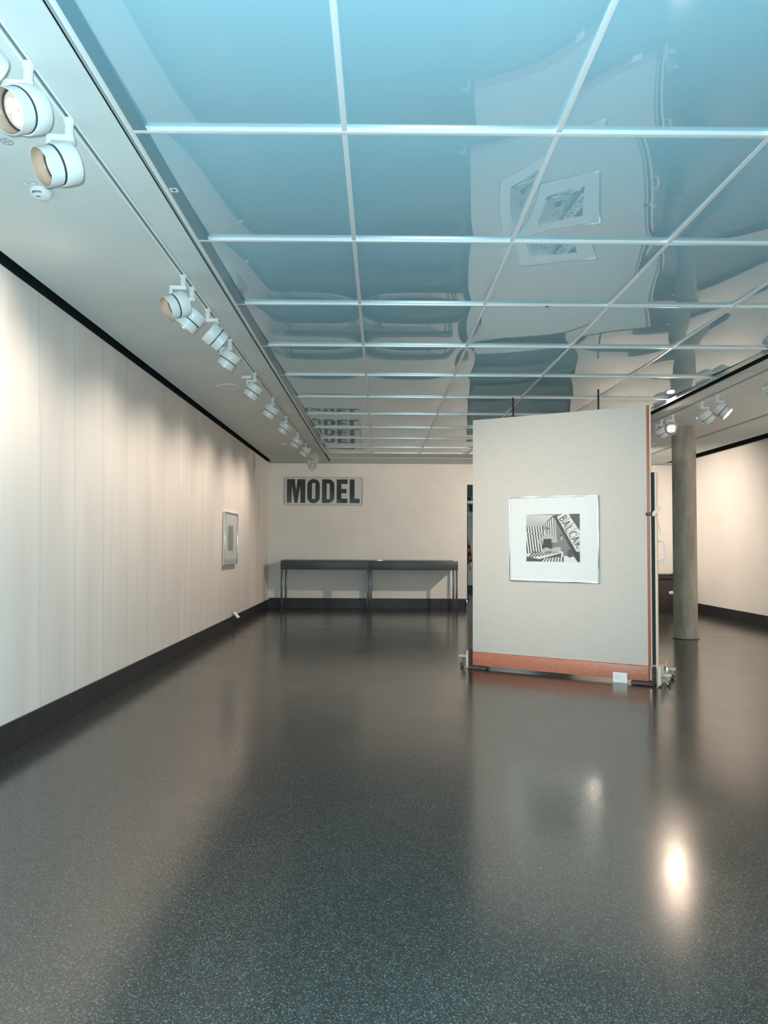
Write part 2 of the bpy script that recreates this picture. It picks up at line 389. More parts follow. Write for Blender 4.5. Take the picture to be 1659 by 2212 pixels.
def lamp(x, y, arm, aim, hx, hz, label, power=0., group=None, ang=60, lit=None, target=None, blend=1.):
    t = thing('track_spotlight', label, 'spotlight', (x, y, ZC), 0, group)
    link('adaptor', ADAPT, t)
    link('arm', ARM, t, Matrix.Rotation(arm, 4, 'Z'))
    aim = Vector(aim).normalized()
    q = aim.to_track_quat('Z', 'Y').to_matrix().to_4x4()
    hc = Vector((hx, 0, hz - ZC)) - aim * (-.007)
    mw = Matrix.Translation(hc) @ q
    h = link('lamp_body', BODY, t, mw)
    link('groove_ring', RING, h); link('snoot', SNOOT, t, mw)
    link('lens', LENS_ON if (power or lit) else LENS_OFF, t, mw)
    if power:
        w = Vector((x, y, ZC)) + hc
        tg = (Vector(target) - w) if target else aim
        spot('spot_light', w + aim * .03, tg, power, ang, blend)
    return t
P = 75.
W = (-.56, .05, -.83)
# left track, nearest first
lamp(TXL, 2.17, PI, (1.2, 5, -1.5), .0, 3.04, 'white track spotlight cut off by upper left image corner, back cap showing', 680, ang=40, target=(1.95, 7.2, 1.55))
lamp(TXL, 2.52, PI + .12, (-.35, -.75, -.55), -.02, 3.072, 'white track spotlight with glowing four-dot lens, nearest complete one to camera', 40, ang=100)
lamp(TXL, 2.86, PI + .12, (-.62, -.58, -.48), -.045, 3.055, 'white track spotlight showing beige snoot inside, above the near smoke detector', 42, ang=112)
lamp(TXL, 4.545, PI + .1, (-.70, -.5, -.45), -.045, 3.045, 'white track spotlight with open beige snoot, overlapping another one behind it', 55, ang=112)
lamp(TXL, 4.76, PI, (-.6, -.02, -.78), -.01, 3.025, 'white track spotlight half hidden behind the one with open beige snoot', 55, ang=112)
lamp(TXL, 5.20, 0, (.70, .42, -.57), .06, 3.04, 'white track spotlight on left track turned away towards room centre', 160, ang=100)
lamp(TXL, 5.97, PI, W, -.01, 3.07, 'white track spotlight just past the one turned away, beside the round ceiling speaker', P, ang=112)
x = lamp(TXL, 7.15, PI, W, -.015, 3.063, 'white track spotlight with small box on its arm, right of round ceiling speaker', P, ang=112)
b = B(); box(b, (-.14, -.02, -.070), (-.03, .02, -.040), bev=.004); obj('driver_box', b, 'white', x)
for y, lab in ((8.35, 'white track spotlight next beyond the one with the box on its arm'), (9.53, 'white track spotlight second beyond the one with the box on its arm'),
               (10.89, 'white track spotlight beside the small far smoke detector')):
    lamp(TXL, y, PI, W, -.025, 3.08, lab, P, ang=112)
lamp(TXL, 12.08, PI, (-.56, -.06, -.8), -.025, 3.10, 'white track spotlight with warm lit rim, beside the bagged lamp', P, ang=112)
x = lamp(TXL, 12.66, PI, (-.15, .1, -.95), .04, 3.045, 'spotlight wrapped in crumpled clear plastic at far end of left track', 0)
b = B(); bmesh.ops.create_icosphere(b, subdivisions=4, radius=.13)
for v in b.verts:
    n = v.co.normalized()
    k = 1 + .10 * math.sin(7 * n.x + 5 * n.z) + .07 * math.sin(13 * n.y - 9 * n.z) + .05 * math.sin(23 * n.x + 17 * n.y)
    v.co = Vector((n.x * .125 * k, n.y * .125 * k, n.z * .15 * k - (.05 if n.z < -.8 else 0)))
for f in b.faces: f.smooth = False
obj('plastic_bag', b, 'plastic', x, sharp=None, mw=Matrix.Translation((.045, 0, -.235)))
# right track
lamp(TXR, 8.02, 0, (.62, -.35, -.65), .065, 3.062, 'white track spotlight with bright lens rim, right one of the pair right of the column', 330, ang=118, target=(6.78, 7.6, 1.4))
lamp(TXR, 8.40, 0, (.7, .1, -.7), .045, 3.058, 'white track spotlight with dark mouth, left one of the pair right of the column', 300, ang=90, target=(6.78, 9.0, 1.3))
lamp(TXR, 9.25, PI, (-.34, -.86, -.42), -.02, 3.06, 'glaring white track spotlight facing the camera beside column top', 42, ang=112)
lamp(TXR, 9.62, PI, (.6, .1, -.75), 0, 3.068, 'dim white track spotlight tucked behind the glaring one', 300, ang=80, target=(6.78, 9.3, 1.3))
lamp(TXR, 6.85, 0, (.45, .1, -.8), 0, 3.05, 'white track spotlight cut by right image edge', 330, ang=118, target=(6.78, 6.5, 1.4))
# bare spots without lamp bodies, added unseen along the tracks to light the walls
for y in (1.4, .1, -1.3): spot('spot_light', (TXL, y, 3.05), (-.8, 0, -1.3), 20, 112, 1.)
for y in (5.3, 3.6, 1.6): spot('spot_light', (TXR, y, 3.05), (2.7, 0, -1.6), 330, 118, 1.)
spot('spot_light', (TXR, 10.7, 3.05), (-3.9, 4.2, -1.3), 520, 80, 1.)
spot('spot_light', (TXR, 11.6, 3.05), (.3, 3.3, -1.3), 200, 100, 1.)
spot('spot_light', (TXR, 12.6, 3.05), (2.7, 1.0, -1.6), 420, 112, 1.)

# ------------------------------------------------------------------ small things on the ceiling
def detector(x, y, s, label):
    t = thing('smoke_detector', label, 'smoke detector', (x, y, ZC))
    b = B(); lathe(b, [(0, -.001), (.052 * s, -.001), (.054 * s, -.016 * s), (.050 * s, -.022 * s), (0, -.022 * s)], 36); obj('base_plate', b, 'white', t)
    b = B(); lathe(b, [(.049 * s, -.0222 * s), (.045 * s, -.036 * s), (.030 * s, -.043 * s), (.020 * s, -.046 * s), (0, -.047 * s)], 36); obj('cover', b, 'white', t)
    b = B()
    for k in range(-3, 4):
        a = -PI / 2 + k * .16
        c, s_ = math.cos(a), math.sin(a)
        box(b, (c * .0475 * s - .0017 * s, s_ * .0475 * s - .002, -.035 * s), (c * .0475 * s + .0017 * s, s_ * .0475 * s + .001, -.024 * s))
    obj('vent_slots', b, 'groove', t)
    b = B()
    for k in (-1, 1): box(b, (k * .006 * s - .003 * s, -.030 * s, -.0465 * s), (k * .006 * s + .003 * s, -.022 * s, -.0435 * s))
    obj('indicator', b, 'groove', t)
detector(-1.805, 3.465, 1.0, 'round white smoke detector under the nearest spotlights')
detector(-1.78, 12.13, 1.0, 'tiny far white smoke detector near far end of left track')
def disc(name, x, y, r, label, cat, mats=('white', 'ceil')):
    t = thing(name, label, cat, (x, y, ZC))
    b = B(); lathe(b, [(r, -.0005), (r, -.006), (r * .9, -.010), (r * .84, -.010), (r * .84, -.0005)], 48); obj('rim', b, mats[0], t)
    b = B(); lathe(b, [(r * .835, -.007), (0, -.008)], 48); obj('grille', b, mats[1], t)
disc('ceiling_speaker', -1.80, 7.80, .142, 'flush round white speaker in the left ceiling strip', 'speaker')
t = thing('ceiling_sensor', 'small white sensor on ceiling just right of the partition edge', 'sensor', (4.85, 11.88, ZC))
b = B(); lathe(b, [(0, -.0005), (.05, -.0005), (.05, -.02), (0, -.02)], 28); obj('base_plate', b, 'white', t)
b = B(); lathe(b, [(.03, -.02), (.028, -.045), (0, -.05)], 28); obj('cover', b, 'white', t)
b = B(); box(b, (-.034, -.012, -.0012), (.034, .012, -.0003)); box(b, (-.036, -.014, -.0008), (.036, .014, -.0002), 1); box(b, (-.012, -.004, -.0014), (-.002, .004, -.0012), 1); box(b, (.004, -.004, -.0014), (.008, .004, -.0012), 1)
o = obj('label_plate', b, ['sticker', 'ink']); o.location = (-1.830, 3.395, ZC); o.rotation_euler = (0, 0, -.05); tag(o, 'pale rectangular label stuck to ceiling behind near smoke detector', 'label')
t = thing('round_sticker', 'round outlined two-letter sticker on the white ceiling below nearest spotlight', 'sticker', (-1.747, 3.038, ZC))
b = B(); lathe(b, [(.026, -.0003), (.026, -.001), (.023, -.001), (.023, -.0003)], 36); box(b, (-.001, -.023, -.001), (.001, .023, -.0003))
obj('outline', b, 'ink', t)
b = B()
for x0 in (-.014,): box(b, (x0, -.008, -.001), (x0 + .002, .008, -.0003)); box(b, (x0 + .007, -.008, -.001), (x0 + .009, .008, -.0003)); box(b, (x0, -.001, -.001), (x0 + .009, .001, -.0003))
tube(b, [(.006, -.008, -.0007), (.0105, .008, -.0007), (.015, -.008, -.0007)], .0008, 6); box(b, (.008, -.002, -.001), (.013, 0, -.0003))
obj('lettering', b, 'ink', t)
b = B(); box(b, (-.02, -.02, -.001), (.02, .02, 0)); box(b, (-.010, -.010, -.0014), (.010, .010, -.001), 1)  # flat patch painting a lamp label mirrored in the film
o = obj('label_reflection', b, ['sticker', 'ink']); o.location = (-1.095, 3.435, ZC - .0082); tag(o, 'tiny square painted reflection of a lamp label on glossy ceiling panel beside the left soffit', 'sticker')
b = B(); lathe(b, [(0, 0), (.014, 0), (.014, -.003), (0, -.004)], 20); o = obj('red_sticker', b, 'red'); o.location = (1.276, GY[7] - .004, ZC - .008)
tag(o, 'small red dot stuck on a white ceiling grid bar', 'sticker')

# ------------------------------------------------------------------ writing
def rrect(x0, y0, x1, y1, r, n=9):
    pts = []
    for cx, cy, a0 in ((x1 - r, y1 - r, 0), (x0 + r, y1 - r, 90), (x0 + r, y0 + r, 180), (x1 - r, y0 + r, 270)):
        for k in range(n): a = math.radians(a0 + 90 * k / (n - 1)); pts.append((cx + r * math.cos(a), cy + r * math.sin(a)))
    return pts
def ringface(bm, outer, inner, z, mi, f):
    n = len(outer); A = [bm.verts.new(f(x, y, z)) for x, y in outer]; C = [bm.verts.new(f(x, y, z)) for x, y in inner]
    for k in range(n):
        q = bm.faces.new((A[k], A[(k + 1) % n], C[(k + 1) % n], C[k])); q.material_index = mi
def polyf(bm, pts, z, mi, f):
    q = bm.faces.new([bm.verts.new(f(x, y, z)) for x, y in pts]); q.material_index = mi
# outlines in a 1306 x 428 lettering box, y up
def letters(bm, which, f, mi=0, z=0):
    H = 428
    if 'M' in which:
        for q in ([(0, 0), (86, 0), (91, 310), (140, H), (0, H)], [(91, 310), (136, 0), (166, 228), (140, H)], [(136, 0), (190, 0), (166, 228)],
                  [(190, 0), (240, 310), (190, H), (166, 228)], [(245, 0), (331, 0), (331, H), (190, H), (240, 310)]): polyf(bm, q, z, mi, f)
    if 'O' in which: ringface(bm, rrect(366, -4, 591, H + 4, 108), rrect(450, 68, 511, 362, 30), z, mi, f)
    if 'D' in which:
        n = 9; o = [(629, H), (629, 0)]; inn = [(713, 352), (713, 70)]
        for k in range(n): a = math.radians(-90 + 90 * k / (n - 1)); o.append((744 + 109 * math.cos(a), 109 + 109 * math.sin(a))); inn.append((742 + 28 * math.cos(a), 98 + 28 * math.sin(a)))
        for k in range(n): a = math.radians(90 * k / (n - 1)); o.append((744 + 109 * math.cos(a), 319 + 109 * math.sin(a))); inn.append((742 + 28 * math.cos(a), 324 + 28 * math.sin(a)))
        ringface(bm, o, inn, z, mi, f)
    if 'E' in which:
        for x0, y0, x1, y1 in ((891, 0, 976, H), (976, 346, 1088, H), (976, 178, 1071, 256), (976, 0, 1088, 81)): polyf(bm, [(x0, y0), (x1, y0), (x1, y1), (x0, y1)], z, mi, f)
    if 'L' in which:
        for x0, y0, x1, y1 in ((1126, 0, 1213, H), (1213, 0, 1306, 81)): polyf(bm, [(x0, y0), (x1, y0), (x1, y1), (x0, y1)], z, mi, f)
def sign(loc, w, h, which, label):
    t = thing('framed_sign', label, 'sign', loc)       # origin: lower left corner on the wall, front faces -Y
    b = B(); box(b, (.006, -.012, .006), (w - .006, -.004, h - .006)); obj('backing_board', b, 'signboard', t)
    s = 1.633 / 1306; f = lambda x, y, z: Vector((.048 + x * s, -.0125 - z, .051 + y * s * (.532 / (428 * s))))
    b = B(); letters(b, which, f); me = bpy.data.meshes.new('lettering'); 
    for q in b.faces:
        q.normal_update()
        if q.normal.y > 0: q.normal_flip()
    b.to_mesh(me); b.free(); me.materials.append(M['ink_black']); link('lettering', me, t)
    b = B(); box(b, (.003, -.0175, .003), (w - .003, -.0150, h - .003)); obj('glass_pane', b, 'glass', t)
    b = B()
    for lo, hi in (((0, -.022, 0), (.006, -.003, h)), ((w - .006, -.022, 0), (w, -.003, h)), ((.006, -.022, 0), (w - .006, -.003, .006)), ((.006, -.022, h - .006), (w - .006, -.003, h))): box(b, lo, hi)
    obj('frame', b, 'trimgrey', t)
sign((-2.164, YB, 2.296), 1.744, .635, 'MODEL', 'framed sign with bold black word MODEL, high on the end wall')
sign((2.52, 20.5, 2.32), .62, .62, 'M', 'framed sign of heavy black M glimpsed through the doorway')

# ------------------------------------------------------------------ display tables
def table(x0, x1, label):
    w = x1 - x0; cx = (x0 + x1) / 2; y0, y1 = 14.13, 14.80; d = y1 - y0
    t = thing('display_table', label, 'display table', (cx, (y0 + y1) / 2, 0), 0, 'two matching vitrine tables')
    b = B(); box(b, (-w / 2, -d / 2, .885), (w / 2, d / 2, 1.078), bev=.004); obj('top_box', b, 'table', t)
    b = B(); box(b, (-w / 2 + .02, -d / 2 + .02, 1.0785), (w / 2 - .02, d / 2 - .02, 1.094)); obj('glass_lid', b, 'glass_edge', t)
    for sx in (-1, 1):
        for sy in (-1, 1):
            X, Y = sx * (w / 2 - .028), sy * (d / 2 - .028)
            b = B(); box(b, (X - .021, Y - .021, .006), (X + .021, Y + .021, .885), bev=.003); l = obj('leg', b, 'tableleg', t)
            b = B(); lathe(b, [(0, 0), (.016, 0), (.016, .006), (0, .006)], 16, off=(X, Y, 0)); obj('foot', b, 'rubber', l)
table(-2.123, -.248, 'left one of two dark display tables, under the MODEL sign')
table(-.242, 1.634, 'right one of two dark display tables, beside the doorway')

# ------------------------------------------------------------------ movable partition with its two dollies (local x along the board, y backwards)
ANG = math.radians(-27.651); PB = Vector((1.058, 7.692, 0))
PM = Matrix.Translation(PB) @ Matrix.Rotation(ANG, 4, 'Z')
def pw(x, y, z): return PM @ Vector((x, y, z))
LB = 1.885
t = thing('partition_screen', 'tall grey movable partition with orange wooden base rail', 'partition', PB, ANG)
b = B(); box(b, (0, 0, .19), (LB, .075, 2.86), bev=.003); obj('board', b, 'board', t)
b = B(); box(b, (0, -.006, .035), (LB + .004, .075, .187), bev=.004); obj('base_rail', b, 'wood', t)
b = B(); box(b, (LB + .001, .001, .188), (LB + .027, .075, 2.86), bev=.002); obj('edge_trim', b, 'trimwood', t)
b = B(); box(b, (LB + .028, .004, .188), (LB + .036, .075, 2.855)); obj('edge_strip', b, 'matte', t)
for s in (.467, 1.402):
    b = B(); tube(b, [(s, .04, 2.80), (s, .04, 3.085)], .010, 12); obj('rod', b, 'blackmetal', t)
def caster(par, x, y, top, side, turn):
    b = B(); box(b, (x - .035, y - .03, top - .006), (x + .035, y + .03, top - .0005), bev=.001); lathe(b, [(0, top - .006), (.019, top - .006), (.017, top - .02), (0, top - .02)], 20, off=(x, y, 0))
    r = .0245; ca, sa = math.cos(turn), math.sin(turn)
    wx, wy = x + .022 * ca, y + .022 * sa
    for s in (-1, 1):
        ox, oy = -sa * .013 * s, ca * .013 * s
        pts = [(-.030, top - .016), (.008, top - .016), (.034, r + .006), (.028, r - .008), (.014, r - .008)]
        A = [b.verts.new((x + ca * q + ox * .9, y + sa * q + oy * .9, zz)) for q, zz in pts]; C = [b.verts.new((x + ca * q + ox * 1.12, y + sa * q + oy * 1.12, zz)) for q, zz in pts]
        b.faces.new(A); b.faces.new(C[::-1])
        for k in range(5): b.faces.new((A[k], C[k], C[(k + 1) % 5], A[(k + 1) % 5]))
    c = obj('caster', b, 'steel', par)
    b = B(); lathe(b, [(.012, -.009), (r - .003, -.0095), (r, -.006), (r, .006), (r - .003, .0095), (.012, .009)], 28, axis='X', mis=[0] * 5)
    lathe(b, [(0, -.0105), (.013, -.010), (.013, .010), (0, .0105)], 20, 1, axis='X')
    mw = Matrix.Translation((wx, wy, r)) @ Matrix.Rotation(turn + PI / 2, 4, 'Z')
    obj('wheel', b, ['rubber', 'castergrey'], c, mw=mw)
def shaggy(b, lo, hi, n=7):
    box(b, lo, hi); bmesh.ops.subdivide_edges(b, edges=b.edges[:], cuts=n, use_grid_fill=True)
    for v in b.verts: v.co += Vector((random.uniform(-1, 1), random.uniform(-1, 1), random.uniform(-.6, .6))) * .0035
# right hand dolly
x0 = LB + .038
t = thing('panel_dolly', 'pale wooden dolly with tall felted post and white handle at partition right end', 'dolly', PB, ANG)
b = B(); box(b, (x0, .004, .205), (x0 + .034, .11, 2.165)); obj('felt_lining', b, 'felt', t)
b = B(); box(b, (x0 + .034, .0, .03), (x0 + .056, .07, 2.172), bev=.003); obj('post', b, 'cream', t)
b = B()
prism(b, [(-.075, .018), (.10, .018), (.52, .06), (.52, .13), (.12, .20), (-.075, .20)], x0 + .0565, x0 + .084, 0, lambda x, y, z: Vector((z, x, y)))
obj('foot_board', b, 'cream', t)
b = B(); shaggy(b, (x0 + .006, -.080, .02), (x0 + .030, .02, .184)); shaggy(b, (x0 - .20, -.075, .006), (x0 + .030, .10, .028)); obj('carpet_pad', b, 'carpet', t)
for yb, zb, xe in ((.0, .098, .175), (.40, .098, .185)):
    b = B(); box(b, (x0 + .0845, yb, zb), (x0 + xe, yb + .09, zb + .016), bev=.002); box(b, (x0 + .0845, yb, zb + .016), (x0 + .100, yb + .09, zb + .085), bev=.002)
    s = obj('bracket', b, 'cream', t); caster(s, x0 + xe - .055, yb + .045, zb, 1, -.25)
b = B(); box(b, (x0 + .0845, .25, .06), (x0 + .13, .33, .15), bev=.006); tube(b, [(x0 + .092, .25, .12), (x0 + .092, .22, .16), (x0 + .105, .22, .16), (x0 + .105, .25, .12)], .006); obj('clamp_block', b, 'steel', t)
b = B(); zs = [(x0 + .056, 1.255)] + [(x0 + .088 + .02 * math.sin(a), 1.275 - .02 * math.cos(a)) for a in (0, .5, 1.0, 1.57)] + [(x0 + .088 + .02 * math.cos(a), 1.44 + .02 * math.sin(a)) for a in (0, .5, 1.0, 1.57)] + [(x0 + .056, 1.46)]
zs[0] = (x0 + .056, 1.255)
tube(b, [(q, .05, z) for q, z in zs], .011, 14); obj('handle', b, 'track', t)
b = B(); box(b, (x0 - .052, -.014, 1.722), (x0 + .016, -.002, 1.752), bev=.003); obj('strap', b, 'blackmetal', t)
b = B(); prism(b, [(.014, 1.715), (.036, 1.715), (.096, 1.80), (.090, 1.815), (.064, 1.805), (.014, 1.755)], -.018, -.006, 0, lambda x, y, z: Vector((x0 + x, z, y))); obj('lever', b, 'cream', t)
b = B(); tube(b, [(x0 + .062, -.008, 1.67), (x0 + .090, -.008, 1.53)], .004, 10); obj('rod', b, 'steel', t)
# left hand dolly
t = thing('panel_dolly', 'low dolly bracket with caster and carpet pad at partition left end', 'dolly', PB, ANG)
b = B(); shaggy(b, (-.040, -.03, .02), (-.010, .06, .215)); shaggy(b, (-.04, -.05, .006), (.17, .09, .026)); obj('carpet_pad', b, 'carpet', t)
b = B(); prism(b, [(-.04, .01), (.3, .05), (.3, .12), (.1, .2), (-.04, .2)], -.060, -.041, 0, lambda x, y, z: Vector((z, x, y))); obj('foot_board', b, 'cream', t)
b = B(); box(b, (-.185, .02, .118), (-.0605, .13, .132), bev=.002); s = obj('bracket', b, 'cream', t); caster(s, -.135, .075, .118, -1, PI + .9)
b = B(); box(b, (-.075, -.036, .045), (-.043, -.022, .135), bev=.004); obj('clamp_block', b, 'steel', t)

# ------------------------------------------------------------------ framed photograph on the partition
def clip(poly, x0, y0, x1, y1):
    for ax, lim, sgn in ((0, x0, 1), (0, x1, -1), (1, y0, 1), (1, y1, -1)):
        out = []
        for k in range(len(poly)):
            a, c = poly[k - 1], poly[k]; ia, ic = sgn * (a[ax] - lim) >= 0, sgn * (c[ax] - lim) >= 0
            if ia != ic:
                u = (lim - a[ax]) / (c[ax] - a[ax]); out.append((a[0] + u * (c[0] - a[0]), a[1] + u * (c[1] - a[1])))
            if ic: out.append(c)
        poly = out
        if len(poly) < 3: return []
    return poly
def frame_parts(t, w, h, d, fw, matcol='matte'):
    """hung picture: local x along the wall, y into the wall (wall at 0), z up; origin at the centre on the wall"""
    b = B()
    for lo, hi in (((-w / 2, -d, -h / 2), (-w / 2 + fw, -.004, h / 2)), ((w / 2 - fw, -d, -h / 2), (w / 2, -.004, h / 2)),
                   ((-w / 2 + fw, -d, -h / 2), (w / 2 - fw, -.004, -h / 2 + fw)), ((-w / 2 + fw, -d, h / 2 - fw), (w / 2 - fw, -.004, h / 2))): box(b, lo, hi, bev=.0015)
    obj('frame', b, 'chrome', t)
    b = B(); box(b, (-w / 2 + fw, -d * .55, -h / 2 + fw), (w / 2 - fw, -.006, h / 2 - fw)); obj('mat_board', b, matcol, t)
    b = B(); box(b, (-w / 2 + fw, -d + .004, -h / 2 + fw), (w / 2 - fw, -d + .006, h / 2 - fw)); obj('glass_pane', b, 'glass', t)
t = thing('framed_photograph', 'silver framed black and white beach chair photograph on the grey partition', 'picture', pw(.926, -.001, 1.483), ANG)
D = .034
frame_parts(t, .967, .930, D, .010)
PW, PH = .580, .517; FX0, FY0, FX1, FY1 = 402, 436, 1200, 1135
LAY = [0]
def pf(x, y, z): return Vector((-.003 - PW / 2 + (x - FX0) / (FX1 - FX0) * PW, -D * .55 - .0004 - z, .010 + PH / 2 - (y - FY0) / (FY1 - FY0) * PH))
b = B(); PMATS = ['pg', 'pw', 'pk', 'pg2', 'pl']
def put(poly, mi):
    q = clip(list(poly), FX0, FY0, FX1, FY1)
    if len(q) >= 3: LAY[0] += 1; polyf(b, q, LAY[0] * .00002, mi, pf)
def ell(cx, cy, rx, ry, mi, rot=0, n=20):
    put([(cx + rx * math.cos(2 * PI * k / n) * math.cos(rot) - ry * math.sin(2 * PI * k / n) * math.sin(rot), cy + rx * math.cos(2 * PI * k / n) * math.sin(rot) + ry * math.sin(2 * PI * k / n) * math.cos(rot)) for k in range(n)], mi)
def stroke(x0, y0, x1, y1, w0, mi, w1=None):
    w1 = w0 if w1 is None else w1
    dx, dy = x1 - x0, y1 - y0; L = math.hypot(dx, dy) or 1; nx, ny = -dy / L, dx / L
    put([(x0 + nx * w0 / 2, y0 + ny * w0 / 2), (x1 + nx * w1 / 2, y1 + ny * w1 / 2), (x1 - nx * w1 / 2, y1 - ny * w1 / 2), (x0 - nx * w0 / 2, y0 - ny * w0 / 2)], mi)
put([(402, 436), (1200, 436), (1200, 1135), (402, 1135)], 0)
put([(900, 436), (1200, 436), (1200, 760)], 3)                                   # dark corner
put([(402, 436), (820, 450), (640, 605), (402, 605)], 1)                         # awning
for k in range(14):
    xb = 402 + 40 * k - 240; xt = xb + 235 + 8 * k
    put([(xb, 608), (xb + 17, 608), (xt + 19 - .02 * xt, 440), (xt, 440)] if xb + 17 < 660 else [(648, 600), (655, 603), (820, 462), (808, 455)], 2)
put([(402, 605), (640, 603), (650, 1000), (402, 1040)], 1)                       # striped back
put([(640, 603), (826, 470), (852, 800), (650, 1000)], 1)
for k in range(9):
    xa = 360 + 40 * k; put([(xa, 606), (xa + 17, 606), (xa + 72, 1020), (xa + 53, 1020)], 2)
for k in range(6):
    xa = 652 + 32 * k; ya = 597 - 23 * k; put([(xa, ya), (xa + 13, ya - 9), (xa + 24, 860), (xa + 11, 870)], 2)
for k in range(11):
    ell(412 + 26 * k, 722 + 3 * (k % 2), 13, 7, 2 if k % 2 else 1)
put([(826, 470), (846, 480), (862, 800), (846, 800)], 4)                         # side frame of the chair
put([(402, 1100), (960, 1000), (965, 1135), (402, 1135)], 3)
for k in range(7): put([(640 + 46 * k, 1135), (664 + 46 * k, 1135), (700 + 40 * k, 1085 - 4 * k), (680 + 40 * k, 1085 - 4 * k)], 1)
put([(402, 1030), (660, 985), (930, 970), (935, 1005), (600, 1100), (402, 1065)], 1)   # seat
for k in range(10):
    xa = 420 + 52 * k; put([(xa, 1085 - k * 9), (xa + 22, 1090 - k * 10), (xa + 120 - 6 * k, 985), (xa + 96 - 6 * k, 985)], 2)
put([(402, 1060), (590, 1098), (590, 1112), (402, 1078)], 3)
put([(925, 985), (955, 985), (958, 1060), (930, 1065)], 1)
put([(965, 1045), (1110, 1060), (1170, 1135), (968, 1135)], 1)                   # pale ground
put([(1020, 960), (1085, 940), (1110, 1050), (1050, 1075), (1015, 1040)], 3)
put([(925, 740), (940, 740), (940, 820), (928, 820)], 1); put([(915, 735), (945, 730), (945, 765), (920, 765)], 2)
put([(818, 468), (868, 452), (1200, 1020), (1200, 1135), (1165, 1135)], 2)      # diagonal beam
put([(866, 478), (1010, 405), (1330, 870), (1150, 985)], 1)                     # lettered board
# board letters: reading direction e, up direction g
e = Vector((.505, .863)); g = Vector((.863, -.505)); O = Vector((884, 505))
def bl(x, y): q = O + e * x + g * y; return (q.x, q.y)
def ls(x0, y0, x1, y1, w=15): a_ = bl(x0, y0); c_ = bl(x1, y1); stroke(a_[0], a_[1], c_[0], c_[1], w, 2)
put([bl(x, y) for x, y in ((-14, 0), (560, 0), (560, 170), (-14, 170))], 1)
for k in range(1, 7): ls(88 * k - 7, -2, 88 * k - 7, 190, 7)
def arc(cx, cy, rx, ry, a0, a1, w=15, n=10):
    q = [(cx + rx * math.cos(math.radians(a0 + (a1 - a0) * k / n)), cy + ry * math.sin(math.radians(a0 + (a1 - a0) * k / n))) for k in range(n + 1)]
    for k in range(n): ls(*q[k], *q[k + 1], w)
xx = 14; ls(xx, 14, xx, 128); arc(xx, 100, 40, 28, -90, 90); arc(xx, 43, 46, 29, -90, 90)                              # B
for xx in (97, 361): ls(xx, 14, xx + 25, 128); ls(xx + 25, 128, xx + 52, 14); ls(xx + 10, 50, xx + 42, 50, 12)          # A
xx = 192; ls(xx, 8, xx, 128); ls(xx, 15, xx + 46, 15)                                                                  # L
arc(306, 71, 30, 57, 55, 305)                                                                                         # C
xx = 456; ls(xx, 14, xx, 128); arc(xx, 98, 42, 30, -90, 90); ls(xx + 12, 68, xx + 46, 14)                              # R
# seated laughing figure in a dark swimsuit
put([(640, 900), (700, 770), (770, 770), (800, 900), (790, 940), (640, 945)], 2)
stroke(690, 765, 585, 845, 44, 4, 34); stroke(585, 845, 650, 880, 34, 4, 26)
stroke(765, 765, 872, 838, 44, 4, 34); stroke(872, 838, 790, 842, 34, 4, 26)
put([(690, 745), (770, 742), (790, 800), (770, 830), (690, 830), (668, 790)], 4)
put([(680, 800), (785, 800), (788, 930), (640, 940), (648, 880)], 2)
ell(712, 740, 20, 36, 4); ell(714, 676, 36, 52, 4); ell(714, 645, 37, 26, 0); ell(716, 702, 9, 13, 2); ell(701, 672, 5, 3, 2); ell(730, 672, 5, 3, 2)
ell(700, 968, 66, 38, 4, -.25); ell(845, 955, 86, 32, 4, -.22); ell(745, 995, 60, 16, 0, -.1)
me = bpy.data.meshes.new('print')
for q in b.faces:
    q.normal_update()
    if q.normal.y > 0: q.normal_flip()
b.to_mesh(me); b.free()
for k in PMATS: me.materials.append(M[k])
link('print', me, t)

# small picture on the left wall (front faces +X)
t = thing('framed_photograph', 'small silver framed grey photograph hanging on left fabric wall', 'picture', (XL + .001, 11.02, 1.503), PI / 2)
frame_parts(t, .93, .852, .045, .012)
b = B(); box(b, (-.185, -.0255, -.20), (.185, -.0249, .212)); obj('print', b, 'photo2', t)

# ------------------------------------------------------------------ label cards
t = thing('caption_card', 'small white card standing against the orange base rail', 'card', pw(1.612, -.012, 0), ANG)
b = B(); box(b, (-.070, -.002, .0), (.070, .002, .102)); mw = Matrix.Rotation(-.12, 4, 'X') @ Matrix.Identity(4)
obj('card', b, 'matte', t, mw=Matrix.Translation((0, -.016, .001)) @ Matrix.Rotation(-.10, 4, 'X'))
b = B()
for k, w in enumerate((.05, .07, .06, .04)): box(b, (-.05, -.0026, .075 - k * .012), (-.05 + w, -.0021, .077 - k * .012))
obj('caption_lines', b, 'photo2', t, mw=Matrix.Translation((0, -.016, .001)) @ Matrix.Rotation(-.10, 4, 'X'))
t = thing('caption_card', 'white card tilted out from baseboard of left wall', 'card', (XL + .018, 11.36, .16))
b = B(); prism(b, [(.004, .100), (.010, .104), (.090, .010), (.084, .004)], -.09, .09, 0, lambda x, y, z: Vector((x, z, y))); obj('card', b, 'matte', t)
b = B(); prism(b, [(.002, -.02), (.008, -.02), (.012, .09), (.004, .09)], -.05, .05, 0, lambda x, y, z: Vector((x, z, y))); obj('bracket', b, 'trackslot', t)

# ------------------------------------------------------------------ column
b = B(); lathe(b, [(0, .001), (.172, .001), (.172, ZC + .05), (0, ZC + .05)], 64, off=(4.70, 10.30, 0))
cl = struct('column', b, 'concrete', label='round raw concrete column')
b = B(); lathe(b, [(.1725, .0005), (.205, .0005), (.205, .005), (.1725, .008)], 64, off=(4.70, 10.30, 0)); struct('base_ring', b, 'blackmetal', cl)

